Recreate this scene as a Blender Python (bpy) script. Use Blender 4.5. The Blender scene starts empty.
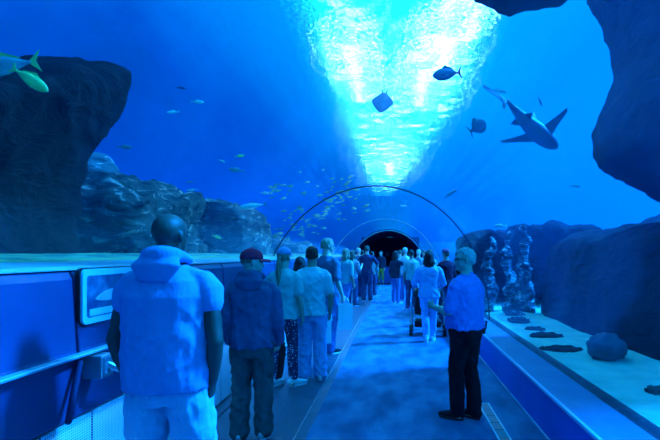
import bpy, bmesh, math, random
import numpy as np
from mathutils import Vector, Matrix, noise, Euler
random.seed(7)
PI = math.pi
SC = bpy.context.scene
COL = SC.collection

# ------------------------------------------------------------------ camera
FPX, VX, VY, CH = 480.0, 395.0, 254.0, 1.65
cd = bpy.data.cameras.new('camera'); cam = bpy.data.objects.new('camera', cd); COL.objects.link(cam)
cam.location = (0, 0, CH); cam.rotation_euler = (PI/2, 0, 0)
cd.sensor_width = 36; cd.lens = FPX/660*36
cd.shift_x = -(VX-330)/660; cd.shift_y = (VY-220)/660
cd.clip_start = .05; cd.clip_end = 300
SC.camera = cam

def P(px, py, Y):
    return Vector(((px-VX)/FPX*Y, Y, CH-(py-VY)/FPX*Y))

# ------------------------------------------------------------------ materials
def new_mat(name):
    m = bpy.data.materials.new(name); m.use_nodes = True
    nt = m.node_tree; nt.nodes.clear()
    out = nt.nodes.new('ShaderNodeOutputMaterial')
    return m, nt, out
def N(nt, t, **kw):
    n = nt.nodes.new(t)
    for k, v in kw.items():
        if k in n.inputs.keys(): n.inputs[k].default_value = v
        else: setattr(n, k, v)
    return n
def L(nt, a, b): nt.links.new(a, b)
def coords(nt, scale=(1,1,1), kind='Object'):
    tc = nt.nodes.new('ShaderNodeTexCoord'); mp = nt.nodes.new('ShaderNodeMapping')
    mp.inputs['Scale'].default_value = scale
    L(nt, tc.outputs[kind], mp.inputs['Vector'])
    return mp.outputs['Vector']
def ramp(nt, fac, stops):
    r = nt.nodes.new('ShaderNodeValToRGB'); el = r.color_ramp.elements
    while len(el) < len(stops): el.new(.5)
    for e, (p, c) in zip(el, stops):
        e.position = p; e.color = (c[0], c[1], c[2], 1)
    L(nt, fac, r.inputs['Fac'])
    return r.outputs['Color']
def mat(name, c1, c2=None, scale=4, rough=.6, bump=0, bscale=None, metal=0, stretch=(1,1,1), spec=.5, detail=4, lo=.35, hi=.65):
    m, nt, out = new_mat(name)
    b = N(nt, 'ShaderNodeBsdfPrincipled'); b.inputs['Roughness'].default_value = rough
    b.inputs['Metallic'].default_value = metal; b.inputs['Specular IOR Level'].default_value = spec
    v = coords(nt, stretch)
    if c2 is None: b.inputs['Base Color'].default_value = (*c1, 1)
    else:
        n = N(nt, 'ShaderNodeTexNoise', Scale=scale, Detail=detail); L(nt, v, n.inputs['Vector'])
        L(nt, ramp(nt, n.outputs['Fac'], [(lo, c1), (hi, c2)]), b.inputs['Base Color'])
    if bump:
        n2 = N(nt, 'ShaderNodeTexNoise', Scale=bscale or scale, Detail=4); L(nt, v, n2.inputs['Vector'])
        bp = N(nt, 'ShaderNodeBump', Strength=bump, Distance=.05); L(nt, n2.outputs['Fac'], bp.inputs['Height'])
        L(nt, bp.outputs['Normal'], b.inputs['Normal'])
    L(nt, b.outputs[0], out.inputs[0])
    return m
def cloth(name, c, c2=None, folds=.6, fs=5):
    c2 = c2 or tuple(min(1, x*1.15+.005) for x in c)
    return mat(name, c, c2, scale=9, rough=.85, bump=folds, bscale=fs, stretch=(1.6,1.6,.6), spec=.15)

M = {}
M['skin_dark'] = mat('skin_dark', (.075,.04,.028), (.10,.055,.038), 6, .5)
M['skin_light'] = mat('skin_light', (.62,.40,.30), (.68,.46,.36), 8, .5)
M['skin_tan'] = mat('skin_tan', (.42,.25,.17), (.48,.3,.2), 8, .5)
M['eye'] = mat('eye', (.02,.02,.02), rough=.2)
M['black'] = mat('black_fabric', (.008,.008,.01), (.014,.014,.018), 9, .8, .5, 6)
M['rubber'] = mat('rubber', (.015,.015,.017), rough=.5)
M['sole'] = mat('sole', (.75,.75,.75), rough=.6)
M['hair_dark'] = mat('hair_dark', (.012,.009,.008), (.03,.022,.018), 30, .5, .9, 26, stretch=(3,3,.5))
M['hair_brown'] = mat('hair_brown', (.10,.07,.05), (.20,.15,.10), 30, .55, .9, 26, stretch=(3,3,.5))
M['hair_grey'] = mat('hair_grey', (.45,.45,.42), (.8,.8,.75), 30, .6, .9, 26, stretch=(3,3,1))
M['hair_blond'] = mat('hair_blond', (.30,.24,.15), (.5,.42,.28), 30, .55, .9, 26, stretch=(3,3,.5))
M['steel'] = mat('steel', (.55,.58,.6), (.65,.68,.7), 12, .3, metal=.9)
M['steel_dull'] = mat('steel_dull', (.30,.33,.36), (.4,.43,.46), 12, .45, metal=.6)

# ------------------------------------------------------------------ mesh collector
class MB:
    def __init__(s): s.v = []; s.f = []; s.mi = []
    def add(s, vs, fs, mi=0):
        o = len(s.v); s.v += [tuple(v) for v in vs]; s.f += [tuple(i+o for i in f) for f in fs]; s.mi += [mi]*len(fs)
        return s
    def box(s, x0, x1, y0, y1, z0, z1, mi=0):
        vs = [(x,y,z) for z in (z0,z1) for y in (y0,y1) for x in (x0,x1)]
        return s.add(vs, [(0,2,3,1),(4,5,7,6),(0,1,5,4),(2,6,7,3),(0,4,6,2),(1,3,7,5)], mi)
    def rings(s, rr, mi=0, caps=True):
        n = len(rr[0]); vs = [p for r in rr for p in r]; fs = []
        for i in range(len(rr)-1):
            for j in range(n):
                a, b = i*n+j, i*n+(j+1) % n
                fs.append((a, b, b+n, a+n))
        if caps: fs.append(tuple(reversed(range(n)))); fs.append(tuple(range((len(rr)-1)*n, len(rr)*n)))
        return s.add(vs, fs, mi)
    def tube(s, pts, rad, n=12, mi=0, flat=None, cap=True, up=None):
        """pts: path; rad: radius or (ru, rv) per point; rounded ends"""
        pts = [Vector(p) for p in pts]
        rad = [r if isinstance(r, tuple) else (r, r) for r in (rad if isinstance(rad, list) else [rad]*len(pts))]
        rr = []
        ref = Vector(up) if up else None
        tans = []
        for i in range(len(pts)):
            a = pts[max(i-1,0)]; b = pts[min(i+1,len(pts)-1)]
            tans.append((b-a).normalized())
        u = None
        fr = []
        for i, t in enumerate(tans):
            if ref is not None: w = ref
            elif u is not None: w = t.cross(u)*-1
            else: w = Vector((0,1,0)) if abs(t.y) < .8 else Vector((1,0,0))
            if ref is not None or u is None:
                uu = t.cross(w)
                if uu.length < 1e-4: uu = t.cross(Vector((1,.2,0)))
                uu.normalize()
            else:
                uu = (u - t*u.dot(t)).normalized()
            u = uu; fr.append((uu, t.cross(uu).normalized()))
        seq = []
        if cap:
            for k in (75, 45, 20):
                a = math.radians(k); seq.append((0, -math.sin(a)*min(rad[0]), math.cos(a)))
        for i in range(len(pts)): seq.append((i, 0, 1))
        if cap:
            for k in (20, 45, 75):
                a = math.radians(k); seq.append((len(pts)-1, math.sin(a)*min(rad[-1]), math.cos(a)))
        for i, off, sc in seq:
            c = pts[i]+tans[i]*off; uu, vv = fr[i]; ru, rv = rad[i]
            rr.append([c+uu*(ru*sc*math.cos(2*PI*j/n))+vv*(rv*sc*math.sin(2*PI*j/n)) for j in range(n)])
        return s.rings(rr, mi)
    def ell(s, c, r, n=16, m=10, mi=0, rot=None, fn=None):
        c = Vector(c); rr = []
        for i in range(m+1):
            th = -PI/2+PI*(i+.15)/(m+.3)
            ring = []
            for j in range(n):
                ph = 2*PI*j/n
                p = Vector((r[0]*math.cos(th)*math.cos(ph), r[1]*math.cos(th)*math.sin(ph), r[2]*math.sin(th)))
                if fn: p = fn(p)
                if rot is not None: p = rot @ p
                ring.append(c+p)
            rr.append(ring)
        return s.rings(rr, mi)
    def cyl(s, a, b, r, n=16, mi=0):
        return s.tube([a, b], [r, r], n, mi, cap=False)
    def xf(s, mtx):
        s.v = [tuple(mtx @ Vector(v)) for v in s.v]; return s

def link(name, me, parent=None):
    o = bpy.data.objects.new(name, me); COL.objects.link(o)
    if parent is not None: o.parent = parent
    return o
def build(name, mb, mats, parent=None, smooth=False, voxel=None, it=4, disp=None, sub=0, bevel=0):
    if not isinstance(mats, (list, tuple)): mats = [mats]
    me = bpy.data.meshes.new(name); me.from_pydata(mb.v, [], mb.f)
    for m in mats: me.materials.append(m)
    if len(mats) > 1: me.polygons.foreach_set('material_index', mb.mi)
    if voxel or sub or bevel:
        t = bpy.data.objects.new('tmp', me); COL.objects.link(t)
        if bevel:
            b = t.modifiers.new('b', 'BEVEL'); b.width = bevel; b.segments = 3; b.limit_method = 'ANGLE'
        if voxel:
            r = t.modifiers.new('r', 'REMESH'); r.mode = 'VOXEL'; r.voxel_size = voxel; r.use_smooth_shade = True
        if it and voxel:
            q = t.modifiers.new('s', 'SMOOTH'); q.iterations = it; q.factor = .5
        if sub:
            q = t.modifiers.new('u', 'SUBSURF'); q.levels = sub; q.render_levels = sub
        dg = bpy.context.evaluated_depsgraph_get()
        m2 = bpy.data.meshes.new_from_object(t.evaluated_get(dg)); m2.name = name
        bpy.data.objects.remove(t); bpy.data.meshes.remove(me); me = m2
        if not me.materials:
            for m in mats: me.materials.append(m)
    if disp:
        me.update()
        co = np.empty(len(me.vertices)*3); me.vertices.foreach_get('co', co); co = co.reshape(-1, 3)
        nn = np.empty(len(me.vertices)*3); me.vertices.foreach_get('normal', nn); nn = nn.reshape(-1, 3)
        d = np.array([disp(Vector(c)) for c in co])
        if d.ndim == 1: co += nn*d[:, None]
        else: co += d
        me.vertices.foreach_set('co', co.ravel())
    bm = bmesh.new(); bm.from_mesh(me); bmesh.ops.recalc_face_normals(bm, faces=bm.faces); bm.to_mesh(me); bm.free()
    if smooth or voxel:
        me.polygons.foreach_set('use_smooth', [True]*len(me.polygons))
    me.update()
    return link(name, me, parent)
def tag(o, label, cat, group=None, kind=None):
    if label: o['label'] = label
    if cat: o['category'] = cat
    if group: o['group'] = group
    if kind: o['kind'] = kind
    return o
def struct(name, mb, m, **kw):
    o = build(name, mb, m, **kw); o['kind'] = 'structure'; return o
def empty(name, loc=(0,0,0), rz=0):
    o = bpy.data.objects.new(name, None); COL.objects.link(o); o.location = loc; o.rotation_euler = (0,0,rz)
    o.empty_display_size = .1
    return o

# ------------------------------------------------------------------ world and lamps
w = bpy.data.worlds.new('world'); SC.world = w; w.use_nodes = True
nt = w.node_tree; nt.nodes.clear()
out = nt.nodes.new('ShaderNodeOutputWorld'); bg = nt.nodes.new('ShaderNodeBackground')
tc = nt.nodes.new('ShaderNodeTexCoord'); sp = nt.nodes.new('ShaderNodeSeparateXYZ'); L(nt, tc.outputs['Generated'], sp.inputs[0])
# open water all round: deep blue to the left and low down, azure above and to the right
mx = N(nt, 'ShaderNodeMath', operation='MULTIPLY_ADD'); L(nt, sp.outputs['X'], mx.inputs[0]); mx.inputs[1].default_value = .50; mx.inputs[2].default_value = .34
mz = N(nt, 'ShaderNodeMath', operation='MULTIPLY_ADD'); L(nt, sp.outputs['Z'], mz.inputs[0]); mz.inputs[1].default_value = .62; L(nt, mx.outputs[0], mz.inputs[2])
nz = N(nt, 'ShaderNodeTexNoise', Scale=3.6, Detail=5, Distortion=.6); L(nt, tc.outputs['Generated'], nz.inputs['Vector'])
ma = N(nt, 'ShaderNodeMath', operation='MULTIPLY_ADD'); L(nt, nz.outputs['Fac'], ma.inputs[0]); ma.inputs[1].default_value = .42; L(nt, mz.outputs[0], ma.inputs[2])
ms = N(nt, 'ShaderNodeMath', operation='SUBTRACT'); L(nt, ma.outputs[0], ms.inputs[0]); ms.inputs[1].default_value = .21
c = ramp(nt, ms.outputs[0], [(0, (0,.02,.26)), (.2, (0,.04,.36)), (.30, (0,.10,.6)), (.41, (0,.32,.95)), (.62, (0,.60,1.35)), (.9, (0,.66,1.5))])
L(nt, c, bg.inputs['Color']); bg.inputs['Strength'].default_value = 1.0
L(nt, bg.outputs[0], out.inputs[0])

SURF_Z = 6.6
# ------------------------------------------------------------------ tunnel section
XC, AL, AR, ZC, BZ = -.35, 2.2, 2.13, .42, 2.52
Y0, Y1 = -2.5, 26.0
def arch(off=0, n=40):
    pts = []
    a0 = math.asin((1.62-ZC)/BZ)          # left springing on the ledge
    for i in range(n+1):
        a = (PI-a0)*(1-i/n)
        A = (AL if math.cos(a) < 0 else AR)+off
        pts.append((XC+A*math.cos(a), ZC+(BZ+off)*math.sin(a)))
    return pts
def extrude(mb, prof, y0, y1, mi=0, closed=True, ny=1):
    rr = [[(x, y0+(y1-y0)*k/ny, z) for x, z in prof] for k in range(ny+1)]
    return mb.rings(rr, mi, caps=closed)

# unseen panel added behind the viewer to darken the backs facing it
mb = MB(); mb.box(-3.6, 2.9, Y0-.25, Y0-.02, 0, 3.6); struct('back_light_stop', mb, mat('back_light_stop', (.03,.05,.09), rough=.8))
# acrylic
m, nt, out = new_mat('acrylic')
tr = N(nt, 'ShaderNodeBsdfTransparent'); tr.inputs[0].default_value = (.96,.99,1,1)
gl = N(nt, 'ShaderNodeBsdfGlossy', Roughness=.10); gl.inputs[0].default_value = (.6,.9,1,1)
lw = N(nt, 'ShaderNodeLayerWeight', Blend=.5); pw = N(nt, 'ShaderNodeMath', operation='POWER'); L(nt, lw.outputs['Facing'], pw.inputs[0]); pw.inputs[1].default_value = 5
pm = N(nt, 'ShaderNodeMath', operation='MULTIPLY_ADD'); L(nt, pw.outputs[0], pm.inputs[0]); pm.inputs[1].default_value = .22; pm.inputs[2].default_value = .03
mix = N(nt, 'ShaderNodeMixShader')
L(nt, pm.outputs[0], mix.inputs[0]); L(nt, tr.outputs[0], mix.inputs[1]); L(nt, gl.outputs[0], mix.inputs[2]); L(nt, mix.outputs[0], out.inputs[0])
M['acrylic'] = m
a1 = arch(0); a2 = arch(.07)
mb = MB(); extrude(mb, a1+a2[::-1], Y0, Y1)
struct('window_1', mb, M['acrylic'], smooth=False)

M['seam'] = mat('seam_rubber', (.01,.03,.08), rough=.4)
M['seam_pale'] = mat('seam_pale', (.35,.5,.6), rough=.3)
def hoop(name, y, wd, th, m, inset=0):
    mb = MB(); p1 = arch(-.004-inset); p2 = arch(-.004-inset-th)
    extrude(mb, p1+p2[::-1], y-wd/2, y+wd/2); return struct(name, mb, m)
hoop('trim_1', 9.0, .035, .02, M['seam'])
hoop('trim_2', 17.5, .06, .02, M['seam_pale'])
hoop('trim_3', 25.9, .10, .035, M['seam_pale'])

# dark corridor past the acrylic
M['dark_wall'] = mat('dark_wall', (.012,.03,.10), (.02,.05,.15), 2, .8)
mb = MB(); a3 = arch(-.02); a4 = arch(.06); extrude(mb, a3+a4[::-1], 26.0, 36)
struct('ceiling', mb, M['dark_wall'])
mb = MB(); mb.box(-2.5, 1.8, 35.9, 36.3, 0, 2.9); struct('wall_end', mb, M['dark_wall'])
mb = MB(); mb.box(-1.9, .6, 27.5, 27.8, 0, .9)
fb = struct('wall_barrier', mb, mat('barrier_blue', (.03,.14,.5), rough=.5), bevel=.02)
# ------------------------------------------------------------------ floors
def carpet():
    m, nt, out = new_mat('carpet_blue')
    b = N(nt, 'ShaderNodeBsdfPrincipled', Roughness=.8); b.inputs['Specular IOR Level'].default_value = .08
    v = coords(nt, (1.0, .45, 1)); n = N(nt, 'ShaderNodeTexNoise', Scale=3.5, Detail=5); L(nt, v, n.inputs['Vector'])
    c = ramp(nt, n.outputs['Fac'], [(.35, (.02,.12,.24)), (.5, (.035,.18,.33)), (.68, (.06,.27,.44))])
    v2 = coords(nt, (1,1,1)); n2 = N(nt, 'ShaderNodeTexNoise', Scale=60, Detail=2); L(nt, v2, n2.inputs['Vector'])
    mx = N(nt, 'ShaderNodeMix', data_type='RGBA', blend_type='MULTIPLY'); mx.inputs[0].default_value = .5
    L(nt, c, mx.inputs[6]); L(nt, n2.outputs['Fac'], mx.inputs[7]); L(nt, mx.outputs[2], b.inputs['Base Color'])
    bp = N(nt, 'ShaderNodeBump', Strength=.4, Distance=.01); L(nt, n2.outputs['Fac'], bp.inputs['Height']); L(nt, bp.outputs[0], b.inputs['Normal'])
    L(nt, b.outputs[0], out.inputs[0]); return m
mb = MB(); mb.box(-.80, 1.37, Y0, 36, -.15, 0); struct('floor', mb, carpet())
M['walkway'] = mat('walkway', (.03,.05,.08), (.05,.075,.11), 2.5, .45, .15, 40, stretch=(1,.4,1))
mb = MB()
for k in range(20):
    mb.box(-1.78, -.90, Y0+k*2.0, Y0+k*2.0+1.99, -.15, 0)
mb.box(-1.78,-.90, Y0, 36, -.16, -.004)
struct('floor_walkway', mb, M['walkway'])
mb = MB(); mb.box(-1.95, -1.80, Y0, 36, -.15, -.004); mb.box(-1.80,-1.78, Y0, 36, -.15,-.03); struct('floor_edge', mb, M['walkway'])
mb = MB(); mb.box(-.90, -.80, Y0, 36, -.15, .004)
struct('trim_4', mb, mat('threshold_metal', (.07,.10,.14), (.11,.15,.19), 3, .4, metal=.3), bevel=.003)
mb = MB(); mb.box(-.905, -.893, Y0, 36, -.1, .012); struct('trim_5', mb, M['steel'])

# ------------------------------------------------------------------ left wall
M['pad'] = mat('pad_blue', (.025,.055,.15), (.03,.065,.18), 3, .35, .05, 3)
M['ledge'] = mat('ledge', (.30,.38,.42), (.36,.44,.48), 6, .45)
mb = MB()
prof = [(-1.93,0),(-1.93,.66),(-1.90,.67),(-1.84,1.04),(-1.86,1.08),(-1.90,1.54),(-1.94,1.57),(-2.62,1.60),(-2.62,0)]
# wall in bays with thin joints
bays = [(Y0, 2.84), (2.86, 5.3)] + [(5.32+k*2.3, 5.32+k*2.3+2.28) for k in range(9)]
for a, b in bays:
    prof_p = [(-1.91,.67),(-1.86,1.04),(-1.88,1.08),(-1.905,1.50),(-1.93,1.55),(-2.3,1.55),(-2.3,.67)]
    extrude(mb, prof_p, a, b)
mb2 = MB(); mb2.box(-2.6, -1.95, Y0, 26, 0, 1.54)
struct('wall_left', mb, M['pad'], bevel=.012)
struct('wall_left_core', mb2, M['dark_wall'])
mb = MB(); extrude(mb, [(-1.915,1.552),(-1.925,1.575),(-2.62,1.592),(-2.62,1.552)], Y0, 26); struct('trim_6', mb, M['ledge'], bevel=.006)
# perforated plinth panels
def perforated():
    m, nt, out = new_mat('perforated_plinth')
    b = N(nt, 'ShaderNodeBsdfPrincipled', Roughness=.4); b.inputs['Metallic'].default_value = .2
    v = coords(nt, (1,60,60)); vo = N(nt, 'ShaderNodeTexVoronoi', Scale=1.0); vo.inputs['Randomness'].default_value = 0; L(nt, v, vo.inputs['Vector'])
    L(nt, ramp(nt, vo.outputs['Distance'], [(.22, (.15,.2,.25)), (.30, (.72,.78,.82))]), b.inputs['Base Color'])
    L(nt, b.outputs[0], out.inputs[0]); return m
M['perf'] = perforated()
mb = MB()
for k in range(60):
    y = -1+k*.45; mb.box(-1.945, -1.92, y, y+.435, .02, .655)
struct('baseboard_left', mb, M['perf'])
# strip light added under the pad wall to brighten the plinth
fill = bpy.data.lights.new('plinth_fill', 'AREA'); fill.shape = 'RECTANGLE'; fill.size = .05; fill.size_y = 20; fill.energy = 40; fill.color = (.03,.35,1)
lo = bpy.data.objects.new('plinth_fill', fill); COL.objects.link(lo); lo.location = (-1.86, 10, .655); lo.rotation_euler = (0, 0, 0); lo.rotation_euler = (0, math.radians(-25), 0)

# ------------------------------------------------------------------ right bench and trough
M['bench'] = mat('bench_blue', (.02,.08,.42), (.03,.10,.50), 2, .4)
M['bench_top'] = mat('bench_top', (.04,.14,.25), (.06,.19,.31), 3, .45, .05, 8)
mb = MB(); mb.box(1.37, 1.76, Y0, 36, 0, .405); struct('wall_right', mb, M['bench'])
mb = MB(); mb.box(1.355, 1.74, Y0, 26, .405, .42); struct('trim_7', mb, M['bench_top'], bevel=.004)
mb = MB(); mb.box(1.345, 1.375, Y0, 26, .395, .426); struct('trim_8', mb, mat('bench_nosing', (.3,.5,.62), rough=.3), bevel=.005)
mb = MB(); mb.box(1.352, 1.369, Y0, 36, 0, .012); struct('baseboard_right', mb, mat('skirting_pale', (.35,.4,.5), rough=.4))
mb = MB(); mb.box(1.74, 1.90, Y0, 26, .30, .41); struct('trim_9', mb, mat('sill_dark', (.01,.02,.035), (.06,.10,.11), 14, .5, lo=.5, hi=.8), bevel=.01)

# ------------------------------------------------------------------ sea beds
M['sand'] = mat('sand', (.10,.50,.36), (.18,.68,.50), 3, .9, .5, 9, lo=.3, hi=.7)
def bed(name, x0, x1, y0, y1, nx, ny, zf, m):
    mb = MB(); rr = []
    vs = [(x0+(x1-x0)*i/nx, y0+(y1-y0)*j/ny) for j in range(ny+1) for i in range(nx+1)]
    vv = [(x, y, zf(x, y)) for x, y in vs]; fs = []
    for j in range(ny):
        for i in range(nx):
            a = j*(nx+1)+i; fs.append((a, a+1, a+nx+2, a+nx+1))
    mb.add(vv, fs); return struct(name, mb, m, smooth=True)
bed('floor_seabed_right', 1.88, 14, 0, 34, 60, 100, lambda x, y: .37+.05*noise.noise(Vector((x*1.1, y*.8, 0)))*min(1, (x-1.88)*3)-.02*max(0, x-3), M['sand'])
M['sand_left'] = mat('sand_left', (.05,.14,.07), (.26,.44,.18), 4, .9, .5, 9)
bed('floor_seabed_left', -22, -2.60, 0, 34, 80, 100, lambda x, y: 1.590+.050*min(1.4,max(0,-2.6-x))+.03*noise.noise(Vector((x*1.3, y*1.3, 3)))*min(1,(-2.6-x)*2), M['sand_left'])

# ------------------------------------------------------------------ water surface and skylight above it
m, nt, out = new_mat('water_surface')
tr = N(nt, 'ShaderNodeBsdfTransparent'); tr.inputs[0].default_value = (.06,.55,1,1)
rf = N(nt, 'ShaderNodeBsdfRefraction', IOR=1.2, Roughness=.0); rf.inputs[0].default_value = (.75,.97,1,1)
v = coords(nt, (1,1,1)); n1 = N(nt, 'ShaderNodeTexNoise', Scale=8.5, Detail=5); n1.inputs['Distortion'].default_value = .8; n1.inputs['Roughness'].default_value = .6; L(nt, v, n1.inputs['Vector'])
# the surface is stirred up along the middle of the tank and calm towards the sides
sx = nt.nodes.new('ShaderNodeSeparateXYZ'); L(nt, v, sx.inputs[0])
ab = N(nt, 'ShaderNodeMath', operation='ABSOLUTE'); L(nt, sx.outputs['X'], ab.inputs[0])
mr = N(nt, 'ShaderNodeMapRange'); L(nt, ab.outputs[0], mr.inputs['Value']); mr.inputs['From Min'].default_value = 1.6; mr.inputs['From Max'].default_value = 4.5; mr.inputs['To Min'].default_value = 1; mr.inputs['To Max'].default_value = .04
mh = N(nt, 'ShaderNodeMath', operation='MULTIPLY'); L(nt, n1.outputs['Fac'], mh.inputs[0]); L(nt, mr.outputs[0], mh.inputs[1])
bp = N(nt, 'ShaderNodeBump', Strength=1, Distance=.5); L(nt, mh.outputs[0], bp.inputs['Height']); L(nt, bp.outputs[0], rf.inputs['Normal'])
mix = N(nt, 'ShaderNodeMixShader'); mf = N(nt, 'ShaderNodeMapRange'); L(nt, mr.outputs[0], mf.inputs['Value']); mf.inputs['To Min'].default_value = .08; mf.inputs['To Max'].default_value = .72; L(nt, mf.outputs[0], mix.inputs[0])
L(nt, tr.outputs[0], mix.inputs[1]); L(nt, rf.outputs[0], mix.inputs[2]); L(nt, mix.outputs[0], out.inputs[0])
mb = MB(); mb.add([(-60,-4,SURF_Z),(60,-4,SURF_Z),(60,200,SURF_Z),(-60,200,SURF_Z)], [(0,1,2,3)])
ws = struct('water_surface', mb, m)
def emis(name, col, s):
    m, nt, out = new_mat(name); e = N(nt, 'ShaderNodeEmission', Strength=s); e.inputs[0].default_value = (*col, 1); L(nt, e.outputs[0], out.inputs[0]); return m
M['sky_lamp'] = emis('skylight_glow', (.01,.44,1), 5.2)
M['flood_glitter'] = emis('flood_glitter_glow', (.34,.80,1), 24)
mb = MB()
for k in range(27):
    y = 2.5+k*1.5; f = max(0, (y-17)/26); mb.box(-2.1+.25*f, 2.25-2.7*f, y, y+1.505, 8.2, 8.3)
# daylight falling in from above the right-hand side of the tank
sd = bpy.data.lights.new('daylight', 'SUN'); sd.energy = 26.0; sd.angle = math.radians(6); sd.color = (.04,.45,1)
so = bpy.data.objects.new('daylight', sd); COL.objects.link(so); so.location = (6, 4, 14)
so.rotation_euler = Vector((.66,.20,.70)).to_track_quat('Z','Y').to_euler()
struct('ceiling_skylight', mb, M['sky_lamp'])
mb = MB()
for (x, y, sx, sy) in [(-1.25, 15, .12, 2.2), (.9, 16, .12, 1.6), (1.4, 13.6, .15, 1.2), (1.9,11.5,.1,1), (-.3,30,.2,2)]:
    mb.box(x-sx, x+sx, y-sy, y+sy, 8.0, 8.15)
rl_ = random.Random(5)
for k in range(170):       # many small glowing boxes added to make glitter on the stirred surface
    y = rl_.uniform(9, 40)**1.0; f = max(0, (y-17)/26); x = rl_.uniform(-1.9+.25*f, 2.1-2.5*f)
    if -.6 < x < .5 and y < 16 and rl_.random() < .8: continue
    mb.box(x-.05, x+.05, y-.16, y+.16, 8.05, 8.12)
fl = struct('ceiling_floods_glitter', mb, M['flood_glitter'])

# ------------------------------------------------------------------ rocks
def fbm(p, s, o=4):
    v = 0; a = 1; q = p*s
    for _ in range(o):
        v += a*noise.noise(q); q = q*2.1+Vector((3.1,1.7,5.3)); a *= .5
    return v
def ridge(p, s):
    return 1-abs(noise.noise(p*s))*2
def rock(name, pts, thick, m, voxel=.1, amp=.25, s=.8, label='', cat='rock', group=None, layers=5, shrink=.35, fine=.05, ledge=0, drop=0):
    """closed volume grown around an outline (world points), thick metres deep"""
    c = sum((Vector(p) for p in pts), Vector())/len(pts); rr = []
    for k in range(layers):
        t = -1+2*k/(layers-1); sc = 1-shrink*(max(0,-t)**2)-.04*max(0,t)
        rr.append([Vector((c.x+(p[0]-c.x)*sc, p[1]+(t-1)*thick/2, c.z+(p[2]-c.z)*(sc if p[2] > 1.9 or p[0] > 0 else 1)-drop*(1-t)/2*max(0, p[2]-1.6))) for p in pts])
    mb = MB().rings(rr)
    o = build(name, mb, m, voxel=voxel, it=2, disp=lambda p: amp*fbm(p, s, 4)*.6+fine*ridge(p, 3.1)-.3*amp*abs(noise.noise(p*s*2.3))+ledge*(((p.z*1.9+.5*p.x*.3+1.2*noise.noise(p*.7)) % 1.0)-.5))
    return tag(o, label, cat, group)
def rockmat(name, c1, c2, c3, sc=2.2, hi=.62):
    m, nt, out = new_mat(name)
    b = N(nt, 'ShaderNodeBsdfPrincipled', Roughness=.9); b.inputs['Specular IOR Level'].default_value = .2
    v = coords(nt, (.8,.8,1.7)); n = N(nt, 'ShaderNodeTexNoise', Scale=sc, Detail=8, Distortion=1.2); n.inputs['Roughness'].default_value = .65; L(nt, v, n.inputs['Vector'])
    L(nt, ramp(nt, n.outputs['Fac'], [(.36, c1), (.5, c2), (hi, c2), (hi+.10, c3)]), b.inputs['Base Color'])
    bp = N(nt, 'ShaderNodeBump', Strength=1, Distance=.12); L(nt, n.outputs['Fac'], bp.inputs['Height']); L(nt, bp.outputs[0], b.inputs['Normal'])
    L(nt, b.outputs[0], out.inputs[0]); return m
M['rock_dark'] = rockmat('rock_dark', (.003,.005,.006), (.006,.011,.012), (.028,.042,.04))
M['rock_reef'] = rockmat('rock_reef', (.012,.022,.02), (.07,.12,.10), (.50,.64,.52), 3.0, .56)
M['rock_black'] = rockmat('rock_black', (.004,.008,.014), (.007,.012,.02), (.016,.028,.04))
def PL(lst, Y): return [P(x, y, Y) for x, y in lst]
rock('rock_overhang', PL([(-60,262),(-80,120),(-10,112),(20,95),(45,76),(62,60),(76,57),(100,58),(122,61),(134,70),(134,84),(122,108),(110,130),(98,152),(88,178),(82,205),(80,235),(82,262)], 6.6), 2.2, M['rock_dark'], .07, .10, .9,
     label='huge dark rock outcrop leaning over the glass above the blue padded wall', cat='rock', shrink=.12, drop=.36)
rock('reef_rock', PL([(60,258),(60,150),(95,158),(120,166),(150,180),(180,190),(198,206),(205,225),(212,258)], 12.0), 3.0, M['rock_reef'], .1, .5, .8,
     label='big ledged reef rock sloping down behind the head of the bald man', shrink=.15, drop=.25, ledge=.22)
rock('reef_rock', PL([(190,258),(196,225),(205,214),(222,210),(240,206),(258,209),(268,220),(274,240),(276,258)], 15), 2.4, M['rock_reef'], .1, .4, 1.0,
     label='lower flat-topped reef rock behind the man in the maroon cap', shrink=.15, ledge=.16)
rock('reef_rock', PL([(262,258),(268,240),(285,238),(300,243),(312,240),(318,258)], 23), 2.2, M['rock_reef'], .14, .5, .7,
     label='low far reef rock behind the people at the thin black hoop', shrink=.15, ledge=.1)
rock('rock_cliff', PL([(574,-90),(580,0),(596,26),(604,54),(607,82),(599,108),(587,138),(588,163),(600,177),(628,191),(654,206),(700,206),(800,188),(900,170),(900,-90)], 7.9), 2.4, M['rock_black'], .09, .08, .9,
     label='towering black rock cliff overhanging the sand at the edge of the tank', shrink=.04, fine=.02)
rock('rock_arch', PL([(455,-90),(462,-4),(485,10),(508,20),(530,15),(560,10),(568,3),(574,-12),(572,-90)], 5.3), 1.2, M['rock_black'], .06, .05, .9,
     label='dark jagged rock tip hanging down into the bright water overhead', shrink=.04, fine=.015)
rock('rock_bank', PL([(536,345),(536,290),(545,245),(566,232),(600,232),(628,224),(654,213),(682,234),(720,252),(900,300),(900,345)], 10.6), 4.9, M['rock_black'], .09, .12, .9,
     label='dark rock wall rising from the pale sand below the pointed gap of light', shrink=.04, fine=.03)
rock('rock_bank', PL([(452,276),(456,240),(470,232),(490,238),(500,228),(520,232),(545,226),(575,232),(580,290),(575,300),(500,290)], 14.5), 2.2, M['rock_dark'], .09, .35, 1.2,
     label='broken dark rock face behind the grey-haired man, at the far end of the sand', shrink=.1)
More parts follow.
